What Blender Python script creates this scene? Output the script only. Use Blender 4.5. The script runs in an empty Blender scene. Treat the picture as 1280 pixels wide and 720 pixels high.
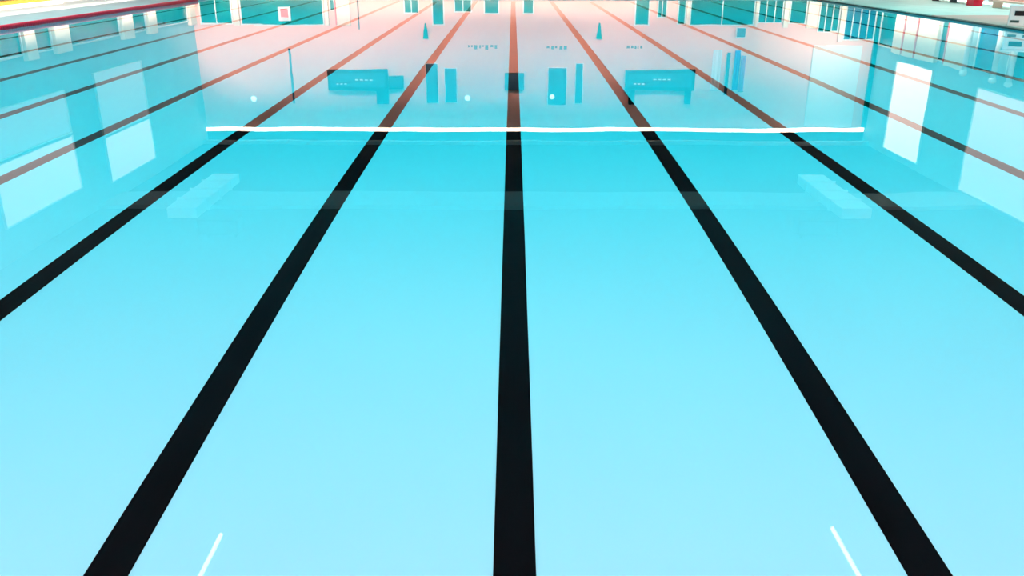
import bpy, bmesh, math, random
from mathutils import Vector, Matrix
random.seed(4)
S = bpy.context.scene
C = S.collection
R = math.radians

# ------------------------------------------------------------------ helpers
def mat(name, col, rough=0.5, noise=0.0, nscale=4.0, emit=None, estr=0.0, metal=0.0, spec=0.3):
    m = bpy.data.materials.new(name); m.use_nodes = True
    nt = m.node_tree; b = nt.nodes['Principled BSDF']
    b.inputs['Base Color'].default_value = (*col, 1)
    b.inputs['Roughness'].default_value = rough
    b.inputs['Metallic'].default_value = metal
    b.inputs['Specular IOR Level'].default_value = spec
    if noise:
        tc = nt.nodes.new('ShaderNodeTexCoord'); nz = nt.nodes.new('ShaderNodeTexNoise')
        nz.inputs['Scale'].default_value = nscale; nz.inputs['Detail'].default_value = 3
        nt.links.new(tc.outputs['Object'], nz.inputs['Vector'])
        rp = nt.nodes.new('ShaderNodeValToRGB')
        rp.color_ramp.elements[0].position = .3; rp.color_ramp.elements[1].position = .7
        rp.color_ramp.elements[0].color = (*[c*(1-noise) for c in col], 1)
        rp.color_ramp.elements[1].color = (*[min(1, c*(1+noise)) for c in col], 1)
        nt.links.new(nz.outputs['Fac'], rp.inputs['Fac'])
        nt.links.new(rp.outputs['Color'], b.inputs['Base Color'])
    if emit:
        b.inputs['Emission Color'].default_value = (*emit, 1)
        b.inputs['Emission Strength'].default_value = estr
    return m

def box(bm, x0, x1, y0, y1, z0, z1):
    r = bmesh.ops.create_cube(bm, size=1)
    for v in r['verts']:
        v.co.x = x0 if v.co.x < 0 else x1
        v.co.y = y0 if v.co.y < 0 else y1
        v.co.z = z0 if v.co.z < 0 else z1
    return r['verts']

def cyl(bm, p, axis, r, length, seg=24, r2=None):
    rr = bmesh.ops.create_cone(bm, cap_ends=True, segments=seg, radius1=r, radius2=r if r2 is None else r2, depth=length)
    q = Vector((0, 0, 1)).rotation_difference(Vector(axis))
    for v in rr['verts']:
        v.co = q @ v.co + Vector(p)
    return rr['verts']

def obj(name, bm, m, parent=None, bevel=0.0, smooth=False):
    if bevel:
        bmesh.ops.bevel(bm, geom=list(bm.edges), offset=bevel, segments=2, affect='EDGES', profile=.6)
    bmesh.ops.recalc_face_normals(bm, faces=bm.faces)
    me = bpy.data.meshes.new(name); bm.to_mesh(me); bm.free()
    if smooth:
        for p in me.polygons: p.use_smooth = True
    me.materials.append(m)
    o = bpy.data.objects.new(name, me); C.objects.link(o)
    if parent: o.parent = parent
    return o

def boxes(name, m, lst, parent=None, bevel=0.0):
    bm = bmesh.new()
    for b in lst: box(bm, *b)
    return obj(name, bm, m, parent, bevel)

def tag(o, label, cat, group=None):
    o['label'] = label; o['category'] = cat
    if group: o['group'] = group
    return o

def thing(name, label, cat, loc, group=None):
    o = bpy.data.objects.new(name, None); C.objects.link(o); o.location = loc
    o.empty_display_size = .3
    return tag(o, label, cat, group)

def struct(o):
    o['kind'] = 'structure'; return o

# ------------------------------------------------------------------ dimensions (metres, water surface z = 0)
XL, XR = -26.0, 29.8          # side walls of the hall
YN, YF = -10.0, 72.0          # near and far walls
CEIL = 12.2
PL, PR = -19.5, 19.25         # pool edges
PN, PF = 1.2, 58.0
DEPTH = 1.11
DECK = 0.10

# ------------------------------------------------------------------ materials
M = {}
M['pool_tile'] = mat('pool_tile', (.32, .93, 1.0), .6, .02, .25, spec=.1)
M['lane_black'] = mat('lane_black', (.003, .004, .005), .9, spec=0.0)
M['white_paint'] = mat('white_paint', (.82, .82, .80), .6, .03, .6)
M['hall_wall'] = mat('hall_wall', (.34, .50, .54), .7, .05, .4)
M['peach_wall'] = mat('peach_wall', (.92, .50, .42), .7, .03, .3)
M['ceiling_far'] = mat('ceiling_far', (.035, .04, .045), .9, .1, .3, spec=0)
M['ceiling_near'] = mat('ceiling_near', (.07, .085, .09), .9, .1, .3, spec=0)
M['beam'] = mat('beam', (.30, .33, .34), .8, spec=0)
M['cream'] = mat('cream', (.88, .76, .62), .6, .03, 2)
M['teal_glass'] = mat('teal_glass', (.0, .11, .10), .15, .25, .8, spec=.4)
M['blue_glass'] = mat('blue_glass', (.0, .09, .17), .15, .2, .8, spec=.4)
M['frame_white'] = mat('frame_white', (.80, .80, .76), .5)
M['frame_dark'] = mat('frame_dark', (.03, .05, .05), .5)
M['red'] = mat('red', (.92, .008, .05), .35, .05, 8)
M['red_line'] = mat('red_line', (.65, .10, .10), .5)
M['yellow'] = mat('yellow', (.36, .18, .02), .5, .05, 3)
M['salmon'] = mat('salmon', (.97, .66, .56), .6, .05, 2)
M['dark_grey'] = mat('dark_grey', (.10, .10, .11), .6)
M['gutter'] = mat('gutter', (.05, .09, .08), .6)
M['score'] = mat('score', (.012, .02, .024), .4)
M['black'] = mat('black', (.012, .012, .013), .6)
M['blue_panel'] = mat('blue_panel', (.03, .10, .16), .5)
M['banner_blue'] = mat('banner_blue', (.05, .10, .50), .8)
M['banner_violet'] = mat('banner_violet', (.30, .09, .45), .8)
M['banner_pale'] = mat('banner_pale', (.80, .80, .85), .8)
M['lettering'] = mat('lettering', (.05, .05, .06), .6)
M['daylight_dim'] = mat('daylight_dim', (.5, .5, .5), .5, emit=(.9, .93, 1.0), estr=.26)
M['daylight'] = mat('daylight', (.6, .6, .6), .5, emit=(1.0, .80, .78), estr=.8)
M['daylight_warm'] = mat('daylight_warm', (.6, .6, .6), .5, emit=(1.0, .70, .62), estr=1.7)
M['tube'] = mat('tube', (.9, .9, .9), .4, emit=(1.0, .98, .96), estr=13)
M['cornice_lamp'] = mat('cornice_lamp', (.9, .9, .9), .4, emit=(1.0, .74, .58), estr=5.0)
M['lamp_glow'] = mat('lamp_glow', (.9, .9, .9), .4, emit=(1.0, .95, .9), estr=1.1)

# pale deck: beige near end, mint tiles towards the far end on the right side
def deck_material():
    m = mat('deck', (.56, .62, .62), .55, .06, 1.2)
    return m
M['deck'] = deck_material()
M['deck_beige'] = mat('deck_beige', (.66, .47, .40), .55, .05, 1.2)
M['deck_mint'] = mat('deck_mint', (.50, .80, .72), .5, .08, .9)

# water: smooth dielectric body with a very low ripple and a red-absorbing volume
def water_material():
    m = bpy.data.materials.new('water'); m.use_nodes = True
    nt = m.node_tree; nt.nodes.clear()
    out = nt.nodes.new('ShaderNodeOutputMaterial')
    g = nt.nodes.new('ShaderNodeBsdfGlass'); g.inputs['IOR'].default_value = 1.333
    g.inputs['Roughness'].default_value = 0.0
    g.inputs['Color'].default_value = (1, 1, 1, 1)
    tc = nt.nodes.new('ShaderNodeTexCoord')
    mp = nt.nodes.new('ShaderNodeMapping'); mp.inputs['Scale'].default_value = (.55, .22, 1)
    nz = nt.nodes.new('ShaderNodeTexNoise'); nz.inputs['Scale'].default_value = 1.0; nz.inputs['Detail'].default_value = 1.5
    bp = nt.nodes.new('ShaderNodeBump'); bp.inputs['Strength'].default_value = 1.0
    bp.inputs['Distance'].default_value = .0034
    nt.links.new(tc.outputs['Object'], mp.inputs['Vector']); nt.links.new(mp.outputs[0], nz.inputs['Vector'])
    nt.links.new(nz.outputs['Fac'], bp.inputs['Height']); nt.links.new(bp.outputs[0], g.inputs['Normal'])
    nt.links.new(g.outputs[0], out.inputs['Surface'])
    ab = nt.nodes.new('ShaderNodeVolumeAbsorption')
    ab.inputs['Color'].default_value = (.10, .965, 1.0, 1); ab.inputs['Density'].default_value = .42
    nt.links.new(ab.outputs[0], out.inputs['Volume'])
    return m
M['water'] = water_material()

# ------------------------------------------------------------------ pool shell and decks
struct(boxes('floor', M['pool_tile'], [(PL-.3, PR+.3, PN-.3, PF+.3, -DEPTH-.3, -DEPTH)]))
struct(boxes('pool_wall_left', M['pool_tile'], [(PL-.3, PL, PN, PF, -DEPTH, 0)]))
struct(boxes('pool_wall_right', M['pool_tile'], [(PR, PR+.3, PN, PF, -DEPTH, 0)]))
struct(boxes('pool_wall_near', M['pool_tile'], [(PL-.3, PR+.3, PN-.3, PN, -DEPTH, 0)]))
struct(boxes('pool_wall_far', M['pool_tile'], [(PL-.3, PR+.3, PF, PF+.3, -DEPTH, 0)]))
struct(boxes('pool_water', M['water'], [(PL-.02, PR+.02, PN-.02, PF+.02, -DEPTH-.02, -.004)]))
struct(boxes('pool_deck', M['deck'], [(XL, PL, YN, YF, -.02, DECK)], bevel=.012))
struct(boxes('pool_deck', M['deck_beige'], [(PR, XR, YN, 41.0, -.02, DECK)], bevel=.012))
struct(boxes('pool_deck', M['deck_mint'], [(PR, XR, 41.0, YF, -.02, DECK)], bevel=.012))
struct(boxes('pool_deck', M['deck_beige'], [(PL, PR, YN, PN, -.02, DECK)], bevel=.012))
struct(boxes('pool_deck', M['deck'], [(PL, PR, PF, YF, -.02, DECK)], bevel=.012))
struct(boxes('trim_1', M['gutter'], [(PR-.05, PR-.002, PN, PF, .0, .055)]))

# ------------------------------------------------------------------ lane lines on the pool floor
OFF = {-7: -.399, -6: -.016, -5: .132, -4: .252, -3: .296, -2: .193, -1: .136, 0: -.028,
       1: -.152, 2: -.220, 3: -.225, 4: -.187, 5: -.173, 6: -.045, 7: .434}
ORD = {1: 'first', 2: 'second', 3: 'third', 4: 'fourth', 5: 'fifth', 6: 'sixth', 7: 'outermost, seventh'}
for k in range(-7, 8):
    x = 2.5*k + OFF[k]
    bm = bmesh.new()
    box(bm, x-.125, x+.125, 3.2, 56.0, -DEPTH, -DEPTH+.006)
    o = obj('lane_line', bm, M['lane_black'])
    if k == 0:
        lab = 'black lane line down the middle of the pool floor, ending at the bottom centre'
    else:
        side = 'left' if k < 0 else 'right'
        lab = f'{ORD[abs(k)]} black lane line to the {side} of the middle line, under the water'
    tag(o, lab, 'lane line', 'black lane lines on the pool floor')

# ------------------------------------------------------------------ hall shell
struct(boxes('wall_left', M['hall_wall'], [(XL-.3, XL, YN, YF, 0, CEIL)]))
struct(boxes('wall_right', M['hall_wall'], [(XR, XR+.3, YN, YF, 0, CEIL)]))
struct(boxes('wall_near', M['hall_wall'], [(XL-.3, XR+.3, YN-.3, YN, 0, CEIL)]))
struct(boxes('wall_far', M['peach_wall'], [(XL-.3, XR+.3, YF, YF+.3, 0, 10.95)]))
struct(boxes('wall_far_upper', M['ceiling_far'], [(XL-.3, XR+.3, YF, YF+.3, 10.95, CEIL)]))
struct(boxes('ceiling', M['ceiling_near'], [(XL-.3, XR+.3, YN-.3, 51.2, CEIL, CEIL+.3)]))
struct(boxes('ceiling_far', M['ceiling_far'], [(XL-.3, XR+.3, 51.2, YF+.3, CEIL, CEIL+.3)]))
struct(boxes('ceiling_beam', M['beam'], [(XL, XR, 51.3, 54.6, CEIL-.25, CEIL)]))
struct(boxes('ceiling_beam', M['beam'], [(XL, XR, 70.6, 71.0, CEIL-.3, CEIL)]))
struct(boxes('baseboard_left', M['white_paint'], [(XL, XL+.08, YN, YF, DECK, .30)]))

wn = [0]
def wall_rect(side, a0, a1, z0, z1, t0, t1):
    """a box lying on a wall: side f/l/r, t0..t1 is the distance in front of the wall"""
    if side == 'f': return (a0, a1, YF-t1, YF-t0, z0, z1)
    if side == 'l': return (XL+t0, XL+t1, a0, a1, z0, z1)
    return (XR-t1, XR-t0, a0, a1, z0, z1)

def window(side, a0, a1, z0, z1, glass, frame='frame_white', bars=0, f=.10):
    wn[0] += 1
    fr = [wall_rect(side, a0, a0+f, z0, z1, 0, .14), wall_rect(side, a1-f, a1, z0, z1, 0, .14),
          wall_rect(side, a0+f, a1-f, z1-f, z1, 0, .14), wall_rect(side, a0+f, a1-f, z0, z0+f, 0, .14)]
    for i in range(bars):
        c = a0+(a1-a0)*(i+1)/(bars+1)
        fr.append(wall_rect(side, c-f*.4, c+f*.4, z0+f, z1-f, 0, .12))
    o = struct(boxes(f'window_{wn[0]}', M[frame], fr))
    boxes('pane', M[glass], [wall_rect(side, a0+f*.9, a1-f*.9, z0+f*.9, z1-f*.9, 0, .05)], o)
    return o

cn = [0]
def column(side, a0, a1, z1, m='cream', depth=.5, z0=DECK):
    return struct(boxes('column', M[m], [wall_rect(side, a0, a1, z0, z1, 0, depth)], bevel=.03))

# far wall: glazed openings and columns at deck level
for a0, a1, z1, g, b in [(-25.4, -22.75, 2.62, 'teal_glass', 1), (-22.1, -15.35, 2.72, 'teal_glass', 0), (-14.85, -14.4, 1.6, 'teal_glass', 0),
                         (-8.86, -7.63, 1.80, 'teal_glass', 1), (-6.6, -5.6, 2.70, 'teal_glass', 0), (-4.8, -3.35, 1.70, 'teal_glass', 1),
                         (-2.4, -1.15, 1.80, 'teal_glass', 0), (.75, 1.65, 1.80, 'teal_glass', 0), (9.8, 11.0, 2.68, 'teal_glass', 0),
                         (11.6, 12.4, 2.1, 'teal_glass', 1), (13.25, 13.95, 2.6, 'teal_glass', 0), (14.25, 19.5, 2.68, 'teal_glass', 1),
                         (19.75, 21.8, 2.5, 'teal_glass', 2), (22.3, 23.7, 2.55, 'teal_glass', 0), (24.7, 26.4, 3.2, 'teal_glass', 2),
                         (26.85, 29.4, 3.8, 'blue_glass', 3)]:
    window('f', a0, a1, DECK, z1, g, bars=b, f=.09)
for a0, a1, z1 in [(-22.66, -22.18, 2.75), (-15.25, -14.95, 2.75), (-14.30, -13.2, 2.75), (13.98, 14.2, 2.75), (19.52, 19.74, 2.75),
                   (21.84, 22.25, 2.8), (23.75, 24.6, 2.9), (26.45, 26.8, 3.9)]:
    column('f', a0, a1, z1, depth=.25)
struct(boxes('trim_2', M['red_line'], [wall_rect('f', -14.40, -14.31, DECK, 2.7, 0, .3)]))
struct(boxes('trim_3', M['dark_grey'], [wall_rect('f', -12.62, -12.52, DECK, 3.0, 0, .06)]))
struct(boxes('trim_4', M['blue_panel'], [wall_rect('f', -18.5, -18.33, 4.6, 9.0, 0, .06)]))
column('f', 24.6, 28.6, 10.9, 'white_paint', .12, 4.2)
struct(boxes('trim_5', M['teal_glass'], [wall_rect('f', 29.45, 29.8, DECK, 11.0, 0, .25)]))

# left wall: low windows between cream columns, tall frosted daylight windows above
for a0, a1 in [(30, 38), (38.5, 46.2), (47.4, 49.3), (51.2, 58.1), (60.0, 62.4), (64.0, 70.6)]:
    window('l', a0, a1, .62, 2.35, 'teal_glass', f=.09)
for a0, a1 in [(38.05, 38.45), (46.25, 47.35), (49.4, 51.1), (58.2, 59.9), (62.45, 63.9), (70.7, 72)]:
    column('l', a0, a1, 2.6, depth=.3)
window('l', 33.0, 41.0, 7.2, 9.7, 'daylight', bars=0, f=.06)
window('l', 41.4, 49.6, 7.2, 10.4, 'daylight', bars=0, f=.06)
window('l', 41.4, 49.6, 4.6, 7.1, 'daylight_dim', bars=0, f=.06)
window('l', 53.4, 60.6, 8.2, 11.1, 'daylight', bars=0, f=.06)
window('l', 53.4, 60.6, 4.2, 8.1, 'daylight_dim', bars=0, f=.06)

# right wall: slender white posts, pale panels and blue glazing below, daylight windows above
for a0, a1, g in [(68.6, 71.6, 'teal_glass'), (60.0, 61.3, 'teal_glass'), (53.6, 56.3, 'blue_glass'), (46.0, 52.4, 'teal_glass')]:
    window('r', a0, a1, DECK+.1, 4.2, g, f=.09)
for a0, a1, z1 in [(66.9, 68.5, 4.4), (64.7, 66.6, 4.4), (61.4, 64.4, 4.4), (57.2, 59.9, 4.4)]:
    column('r', a0, a1, z1, depth=.3)
for c in (66.75, 64.55, 59.95):
    struct(boxes('trim_6', M['red_line'], [wall_rect('r', c-.1, c+.1, DECK, 4.3, 0, .32)]))
for y in (51.3, 53.1, 56.7):
    bm = bmesh.new()
    cyl(bm, (XR-.45, y, (DECK+4.45)/2), (0, 0, 1), .16, 4.45-DECK, 20)
    bmesh.ops.create_uvsphere(bm, u_segments=20, v_segments=12, radius=.24, matrix=Matrix.Translation((XR-.45, y, 4.45)))
    struct(obj('column', bm, M['frame_white'], smooth=True))
window('r', 61.5, 67.6, 4.9, 11.7, 'daylight_warm', 'frame_white', 0, .06)
window('r', 46.0, 55.2, 5.2, 11.9, 'daylight', 'frame_white', 0, .06)
window('r', 36.0, 45.6, 5.2, 11.9, 'daylight', 'frame_white', 0, .06)

# ------------------------------------------------------------------ things on the far wall (seen mirrored in the water)
def scoreboard(x0, x1, z0, z1, label, arms):
    t = thing('wall_mounted_scoreboard', label, 'scoreboard', ((x0+x1)/2, YF, z0), 'dark scoreboards on the far wall')
    cx = (x0+x1)/2
    def L(b): return (b[0]-cx, b[1]-cx, b[2]-YF, b[3]-YF, b[4]-z0, b[5]-z0)
    boxes('housing', M['score'], [L((x0, x1, YF-.55, YF-.2, z0, z1))], t, bevel=.06)
    boxes('display', M['blue_panel'], [L((x0+.25, x1-.25, YF-.58, YF-.53, z0+.3, z1-.3))], t)
    for i in range(3): boxes('digit', M['banner_pale'], [L((x0+.7+i*.34, x0+.9+i*.34, YF-.60, YF-.57, z1-.62, z1-.5))], t)
    for i in range(4): boxes('digit', M['banner_pale'], [L((x0+2.3+i*.4, x0+2.55+i*.4, YF-.60, YF-.57, z1-.95, z1-.85))], t)
    for a in arms:
        boxes('bracket', M['score'], [L((a, a+.5, YF-.45, YF-.025, z1-.1, z1+1.15))], t, bevel=.03)
    return t
scoreboard(-15.36, -10.35, 6.16, 7.87, 'dark scoreboard on the far wall, mirrored left of the middle lane line', (-11.4, -10.9))
boxes_side = thing('wall_mounted_box', 'dark box beside the left scoreboard on the far wall', 'box', (-9.7, YF, 6.68))
boxes('housing', M['score'], [(-.6, .6, -.5, -.025, 0, 1.05)], boxes_side, bevel=.05)
boxes('display', M['blue_panel'], [(-.5, .5, -.53, -.48, .15, .9)], boxes_side)
scoreboard(9.24, 14.99, 6.13, 7.83, 'dark scoreboard on the far wall, mirrored right of the middle lane line', (14.3, 9.6))

def wall_panel(x0, x1, z0, z1, label, m='blue_panel'):
    t = thing('wall_panel', label, 'panel', ((x0+x1)/2, YF, z0), 'tall blue panels on the far wall')
    w = (x1-x0)/2; h = z1-z0
    boxes('frame', M['frame_white'], [(-w-.06, w+.06, -.06, 0, -.06, h+.06)], t)
    boxes('panel_face', M[m], [(-w, w, -.10, -.05, 0, h)], t)
wall_panel(-7.24, -6.30, 5.77, 8.98, 'tall blue panel on the far wall, second left of the middle')
wall_panel(-5.69, -4.75, 6.16, 8.91, 'shorter blue panel on the far wall, nearest left of the middle')
wall_panel(2.91, 4.39, 6.08, 9.03, 'wide blue panel on the far wall, nearest right of the middle')
wall_panel(5.19, 5.73, 5.75, 8.89, 'narrow blue panel on the far wall, second right of the middle')
t = thing('lane_clock', 'low dark panel on the far wall above the middle lane line', 'panel', (.08, YF, 6.47))
boxes('housing', M['frame_dark'], [(-.8, .8, -.3, 0, 0, 1.35)], t, bevel=.04)
boxes('panel_face', M['blue_panel'], [(-.7, .7, -.33, -.28, .1, 1.25)], t)

for x0, x1, z0, z1, m, lab in [(16.39, 17.12, 4.6, 7.8, 'banner_pale', 'pale hanging banner on the far wall, left of the blue one'),
                               (17.56, 17.83, 4.8, 8.2, 'blue_panel', 'thin dark teal hanging banner on the far wall'),
                               (18.19, 18.66, 4.58, 7.8, 'banner_blue', 'blue hanging banner on the far wall'),
                               (18.74, 19.14, 5.1, 7.95, 'banner_violet', 'violet hanging banner on the far wall')]:
    t = thing('hanging_banner', lab, 'banner', ((x0+x1)/2, YF, z0))
    w = (x1-x0)/2; h = z1-z0
    bm = bmesh.new(); cols = 9; pts = []
    for i in range(cols):
        u = -w+2*w*i/(cols-1); d = -.16+.03*math.sin(i*1.6)
        pts.append((bm.verts.new((u, d, 0)), bm.verts.new((u, d, h)), bm.verts.new((u, d+.02, 0)), bm.verts.new((u, d+.02, h))))
    for p, q in zip(pts, pts[1:]):
        bm.faces.new((p[0], q[0], q[1], p[1])); bm.faces.new((p[2], p[3], q[3], q[2]))
        bm.faces.new((p[1], q[1], q[3], p[3])); bm.faces.new((p[0], p[2], q[2], q[0]))
    bm.faces.new((pts[0][0], pts[0][1], pts[0][3], pts[0][2])); bm.faces.new((pts[-1][0], pts[-1][2], pts[-1][3], pts[-1][1]))
    obj('cloth', bm, M[m], t)
    bm = bmesh.new(); cyl(bm, (0, -.15, h+.02), (1, 0, 0), .03, 2*w+.1, 12); cyl(bm, (0, -.075, h+.02), (0, 1, 0), .025, .15, 10)
    obj('rod', bm, M['frame_dark'], t)

for x0, x1, z0, z1, lab in [(-3.74, -1.30, 4.25, 4.65, 'row of small dark illegible marks on the far wall left of the middle'),
                            (2.71, 4.41, 4.29, 4.61, 'row of small dark illegible marks on the far wall right of the middle'),
                            (9.28, 10.66, 4.28, 4.58, 'row of small dark illegible marks on the far wall before the right scoreboard')]:
    t = thing('wall_lettering', lab, 'lettering', (x0, YF, z0)); x = 0
    while x < x1-x0-.2:
        w = random.uniform(.10, .26); h = random.uniform(.15, z1-z0)
        boxes('mark', M['lettering'], [(x, x+w, -.03, 0, 0, h)], t); x += w+random.uniform(.08, .2)

t = thing('notice_sign', 'pink and white notice board on the teal far windows at the left', 'sign', (-18.5, YF-.16, 1.26))
boxes('board', M['frame_white'], [(-.5, .5, -.05, .0, 0, 1.1)], t); boxes('poster', M['red_line'], [(-.3, .3, -.07, -.045, .2, .85)], t)
t = thing('wall_unit', 'small teal box on the far wall above the wide right window', 'box', (18.5, YF, 2.85))
boxes('casing', M['frame_white'], [(-.4, .4, -.25, 0, -.03, .8)], t, bevel=.04); boxes('cover', M['blue_panel'], [(-.33, .33, -.29, -.24, .04, .73)], t)
for x0, x1 in ((-7.38, -6.93), (6.75, 7.20)):
    cx = (x0+x1)/2
    bm = bmesh.new()
    v = [bm.verts.new(p) for p in [(cx-.05, YF, 2.5), (cx+.05, YF, 2.5), (x1, YF, 3.73), (x0, YF, 3.73), (cx-.05, YF-.2, 2.5), (cx+.05, YF-.2, 2.5), (x1, YF-.2, 3.73), (x0, YF-.2, 3.73)]]
    for f in [(0, 1, 2, 3), (7, 6, 5, 4), (0, 4, 5, 1), (1, 5, 6, 2), (2, 6, 7, 3), (3, 7, 4, 0)]: bm.faces.new([v[i] for i in f])
    tag(obj('wall_speaker', bm, M['teal_glass']), 'teal wedge shaped wall speaker on the far wall, ' + ('left' if cx < 0 else 'right') + ' of the middle', 'speaker', 'wedge speakers on the far wall')
for x, z, r, w in [(-3.85, 8.54, .3, 'left of the middle line'), (3.25, 8.4, .24, 'right of the middle line'), (-21.75, 8.63, .3, 'at the far left')]:
    t = thing('wall_lamp', 'small round white lamp on the far wall ' + w, 'lamp', (x, YF, z), 'round lamps on the far wall')
    bm = bmesh.new(); cyl(bm, (0, -.06, 0), (0, 1, 0), r*.9, .12, 24); obj('rim', bm, M['frame_white'], t)
    bm = bmesh.new(); bmesh.ops.create_uvsphere(bm, u_segments=20, v_segments=10, radius=r*.8, matrix=Matrix.Translation((0, -.1, 0)) @ Matrix.Scale(.5, 4, (0, 1, 0)))
    obj('globe', bm, M['lamp_glow'], t, smooth=True)

t = thing('cornice_light', 'long white light strip along the top of the far wall', 'light', (1.7, YF, 10.94))
boxes('housing', M['frame_white'], [(-28.0, 28.0, -.22, 0, .02, .36)], t); boxes('diffuser', M['cornice_lamp'], [(-27.95, 27.95, -.30, -.21, .04, .34)], t)

# ------------------------------------------------------------------ ceiling fittings
for x, w in ((-7.9, 'left'), (8.7, 'right')):
    t = thing('ceiling_tube', f'long fluorescent tube under the ceiling, mirrored at the bottom {w}', 'light', (x, 0, CEIL), 'fluorescent tubes mirrored near the bottom edge')
    y0, y1 = 8.0, (18.9 if x < 0 else 19.2)
    boxes('reflector', M['frame_dark'], [(-.12, .12, y0-.1, y1+.1, -.22, -.14)], t)
    bm = bmesh.new(); cyl(bm, (0, (y0+y1)/2, -.28), (0, 1, 0), .055, y1-y0, 16); obj('tube', bm, M['tube'], t, smooth=True)
    for y in (y0+1, (y0+y1)/2, y1-1):
        bm = bmesh.new(); cyl(bm, (0, y, -.07), (0, 0, 1), .02, .16, 8); obj('hanger', bm, M['frame_dark'], t)
for x, w in ((-16.4, 'left'), (16.9, 'right')):
    t = thing('ceiling_speaker', f'black loudspeaker box hanging under the ceiling at the {w}', 'speaker', (x, 45.5, CEIL), 'black speaker boxes under the ceiling')
    boxes('cabinet', M['black'], [(-1.1, 1.1, -.5, .5, -1.2, -.35)], t, bevel=.05); boxes('grille', M['dark_grey'], [(-1.0, 1.0, -.54, -.49, -1.12, -.43)], t)
    for bx in (-.75, .75): boxes('bracket', M['black'], [(bx-.05, bx+.05, -.05, .05, -.4, 0)], t)
for x, w in ((-19.6, 'left'), (20.3, 'right')):
    t = thing('air_duct', f'white ventilation duct under the ceiling at the {w}', 'duct', (x, 52.5, CEIL), 'white air ducts under the ceiling')
    boxes('duct_body', M['white_paint'], [(-.9, .9, -4.2, 4.2, -.95, -.3)], t, bevel=.08)
    for y in (-2.2, 0, 2.2): boxes('flange', M['frame_white'], [(-.97, .97, y-.06, y+.06, -1.02, -.25)], t)
    for y in (-3, 3):
        for hx in (-.48, .48): boxes('hanger', M['frame_dark'], [(hx-.02, hx+.02, y-.02, y+.02, -.35, 0)], t)

# ------------------------------------------------------------------ pool-side things in direct view
bm = bmesh.new()   # red float rope: stacked discs on a cable, floating along the left edge
y = 22.0; prof = []
while y < 54.6:
    prof += [(y, .095), (y+.02, .115), (y+.10, .115), (y+.12, .095), (y+.125, .06), (y+.135, .06)]
    y += .14
seg = 12; rings = []
for py, r in prof:
    rings.append([bm.verts.new((r*math.cos(a*2*math.pi/seg), py, r*math.sin(a*2*math.pi/seg))) for a in range(seg)])
for a, b in zip(rings, rings[1:]):
    for i in range(seg):
        bm.faces.new((a[i], a[(i+1) % seg], b[(i+1) % seg], b[i]))
bm.faces.new(rings[0]); bm.faces.new(rings[-1][::-1])
rope = obj('lane_rope', bm, M['red']); rope.location = (PL+.14, 0, .06)
tag(rope, 'red float rope lying along the left edge of the pool', 'lane rope')

t = thing('bench', 'long yellow bench against the wall on the left pool deck', 'bench', (XL, 0, DECK))
boxes('base', M['white_paint'], [(.38, .83, 30, 49.9, 0, .20)], t, bevel=.02)
boxes('seat', M['yellow'], [(.34, .88, 29.9, 50, .20, .40)], t, bevel=.03)

t = thing('bench', 'long salmon pink bench on the right pool deck', 'bench', (25.1, 0, DECK))
boxes('seat', M['salmon'], [(0, .6, 36, 47.3, .30, .40)], t, bevel=.02)
boxes('backrest', M['salmon'], [(.52, .60, 36, 47.3, .40, .85)], t, bevel=.02)
for y in (36.3, 40, 43.6, 46.9):
    boxes('leg', M['salmon'], [(.05, .55, y-.05, y+.05, 0, .31)], t)
t = thing('crate', 'small red crate on the right pool deck, at the end of the salmon bench', 'crate', (25.1, 48.7, DECK))
boxes('body', M['red'], [(-.25, .25, -.40, .40, 0, .32)], t, bevel=.03)
boxes('rim', M['red'], [(-.29, .29, -.44, .44, .29, .36)], t, bevel=.015)
t = thing('bench', 'dark grey bench on the right pool deck beyond the red crate', 'bench', (25.3, 0, DECK))
boxes('seat', M['dark_grey'], [(0, .5, 49.7, 54.5, .25, .36)], t, bevel=.02)
for y in (50.0, 52, 54.2):
    boxes('leg', M['dark_grey'], [(.05, .45, y-.05, y+.05, 0, .26)], t)

t = thing('starting_block', 'white box with dark slots standing on the right pool deck edge', 'block', (20.05, 34.9, DECK))
t.rotation_euler.z = R(-30)
boxes('body', M['white_paint'], [(-.55, .7, -.42, .42, 0, .70)], t, bevel=.04)
boxes('slot', M['black'], [(-.36, .10, -.44, -.41, .38, .56)], t)
boxes('slot', M['gutter'], [(-.46, -.16, -.44, -.41, .12, .21)], t)
boxes('slot', M['black'], [(.06, .22, -.44, -.41, .12, .21)], t)
boxes('top', M['white_paint'], [(-.6, .75, -.47, .47, .70, .76)], t, bevel=.02)

# ------------------------------------------------------------------ lights: added fill without fixtures, overhead aimed straight down, more on walls and deck
def area(name, loc, sx, sy, col, power, rot=(0, 0, 0), spread=180):
    l = bpy.data.lights.new(name, 'AREA'); l.shape = 'RECTANGLE'; l.size = sx; l.size_y = sy
    l.color = col; l.energy = power; l.spread = R(spread)
    o = bpy.data.objects.new(name, l); C.objects.link(o); o.location = loc; o.rotation_euler = rot
    return o
K = 0.083
bands = [(-9, 2, (7.0, .92, .94)), (2, 7, (4.2, .93, .96)), (7, 12, (1.0, .97, 1.0)), (12, 24, (.03, .97, 1.02)),
         (24, 36, (.02, .98, 1.05)), (36, 47, (.02, .98, 1.06)), (47, 57.5, (.02, .98, 1.06))]  # near bands made strongly red to tint the near pool floor
for y0, y1, c in bands:
    area('overhead_fill', (-.1, (y0+y1)/2, CEIL-.04), 38.4, y1-y0, c, 45*38.4*(y1-y0)*K, spread=80)  # added pool fill, narrow spread keeps it out of the water reflection
area('overhead_fill', (-22.3, 31, CEIL-.04), 7.2, 80, (1, .97, .97), 45*5.5*80*1.0*K, spread=60)  # added fill over the left deck and rope, no fixture
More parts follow.
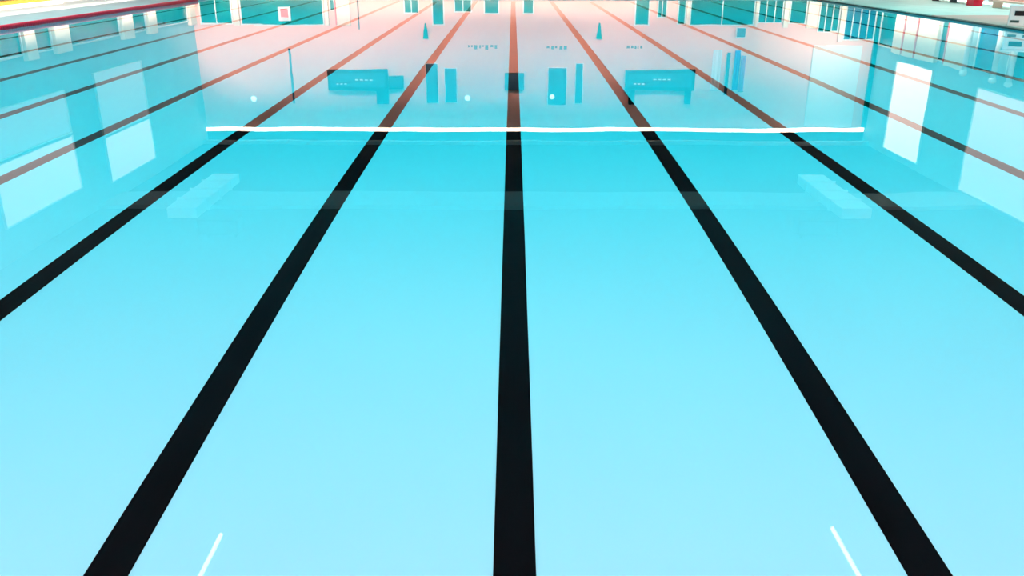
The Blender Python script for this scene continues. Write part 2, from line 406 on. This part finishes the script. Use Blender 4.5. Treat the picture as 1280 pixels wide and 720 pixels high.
area('overhead_fill', (24.8, 31, CEIL-.04), 9, 80, (1, .97, .97), 45*9*80*1.0*K, spread=60)  # added fill over the right deck, no fixture
area('far_wall_fill', (-5.5, 63.0, .5), 41, .5, (1.0, .56, .44), 2350, rot=(R(90+20), 0, 0), spread=57)  # added to brighten the far wall, unseen low on the deck
area('far_wall_fill', (26.5, 63.0, .5), 3.5, .5, (1.0, .72, .60), 165, rot=(R(90+26), 0, 0), spread=64)  # added for the white column at the right of the far wall
area('far_wall_fill', (19.5, 63.0, .5), 9, .5, (1.0, .60, .46), 150, rot=(R(90+18), 0, 0), spread=50)  # weak added fill for the dimmer right part of the far wall

area('far_wall_low_fill', (0, 69.5, .3), 49, .3, (.72, 1.0, .95), 560, rot=(R(98), 0, 0), spread=75)  # added whiter fill for the bottom of the far wall
area('side_wall_fill', (-22.6, 50, .25), .3, 44, (1.0, .84, .72), 1050, rot=(0, R(90), 0), spread=62)  # added to light the left columns and bench base
area('side_wall_fill', (26.6, 56, .25), .3, 32, (1.0, .84, .76), 2000, rot=(0, R(-90), 0), spread=100)  # added to light the right posts and columns
sp = bpy.data.lights.new('fill_spot', 'SPOT'); sp.energy = 5200; sp.spot_size = R(15); sp.spot_blend = .5; sp.shadow_soft_size = .2; sp.color = (1, .93, .88)  # added spot that brightens the white slotted box
so = bpy.data.objects.new('fill_spot', sp); C.objects.link(so); so.location = (22.5, 20, 3.2)
so.rotation_euler = (Vector((20.6, 35, .45))-Vector(so.location)).to_track_quat('-Z', 'Y').to_euler()

sp = bpy.data.lights.new('fill_spot', 'SPOT'); sp.energy = 32000; sp.spot_size = R(26); sp.spot_blend = .5; sp.shadow_soft_size = .2; sp.color = (1, .95, .92)  # added spot that brightens the front of the red rope
so = bpy.data.objects.new('fill_spot', sp); C.objects.link(so); so.location = (-20.6, 16, 2.4)
so.rotation_euler = (Vector((-19.6, 42, .0))-Vector(so.location)).to_track_quat('-Z', 'Y').to_euler()

w = bpy.data.worlds.new('World'); S.world = w; w.use_nodes = True
w.node_tree.nodes['Background'].inputs[0].default_value = (.6, .75, .8, 1)
w.node_tree.nodes['Background'].inputs[1].default_value = .3

# ------------------------------------------------------------------ camera
cam = bpy.data.cameras.new('Camera'); co = bpy.data.objects.new('Camera', cam); C.objects.link(co)
cam.sensor_width = 36; cam.lens = 36*1060/1280; cam.clip_end = 300; cam.clip_start = .05
co.location = (-.043, 0, 2.69)
PIT, ROLL, YAW = .3751, .0014, -.0007
fw = Vector((math.sin(YAW)*math.cos(PIT), math.cos(YAW)*math.cos(PIT), -math.sin(PIT)))
q = fw.to_track_quat('-Z', 'Y')
co.rotation_mode = 'QUATERNION'
from mathutils import Quaternion
co.rotation_quaternion = q @ Quaternion((0, 0, 1), ROLL)
S.camera = co

S.view_settings.view_transform = 'Standard'; S.view_settings.look = 'None'
S.view_settings.gamma = 1; S.view_settings.use_curve_mapping = False; S.view_settings.exposure = 0
S.cycles.use_denoising = True
S.cycles.max_bounces = 12; S.cycles.diffuse_bounces = 4; S.cycles.glossy_bounces = 4; S.cycles.transmission_bounces = 8
S.cycles.caustics_refractive = True; S.cycles.caustics_reflective = True
S.cycles.blur_glossy = 0.0
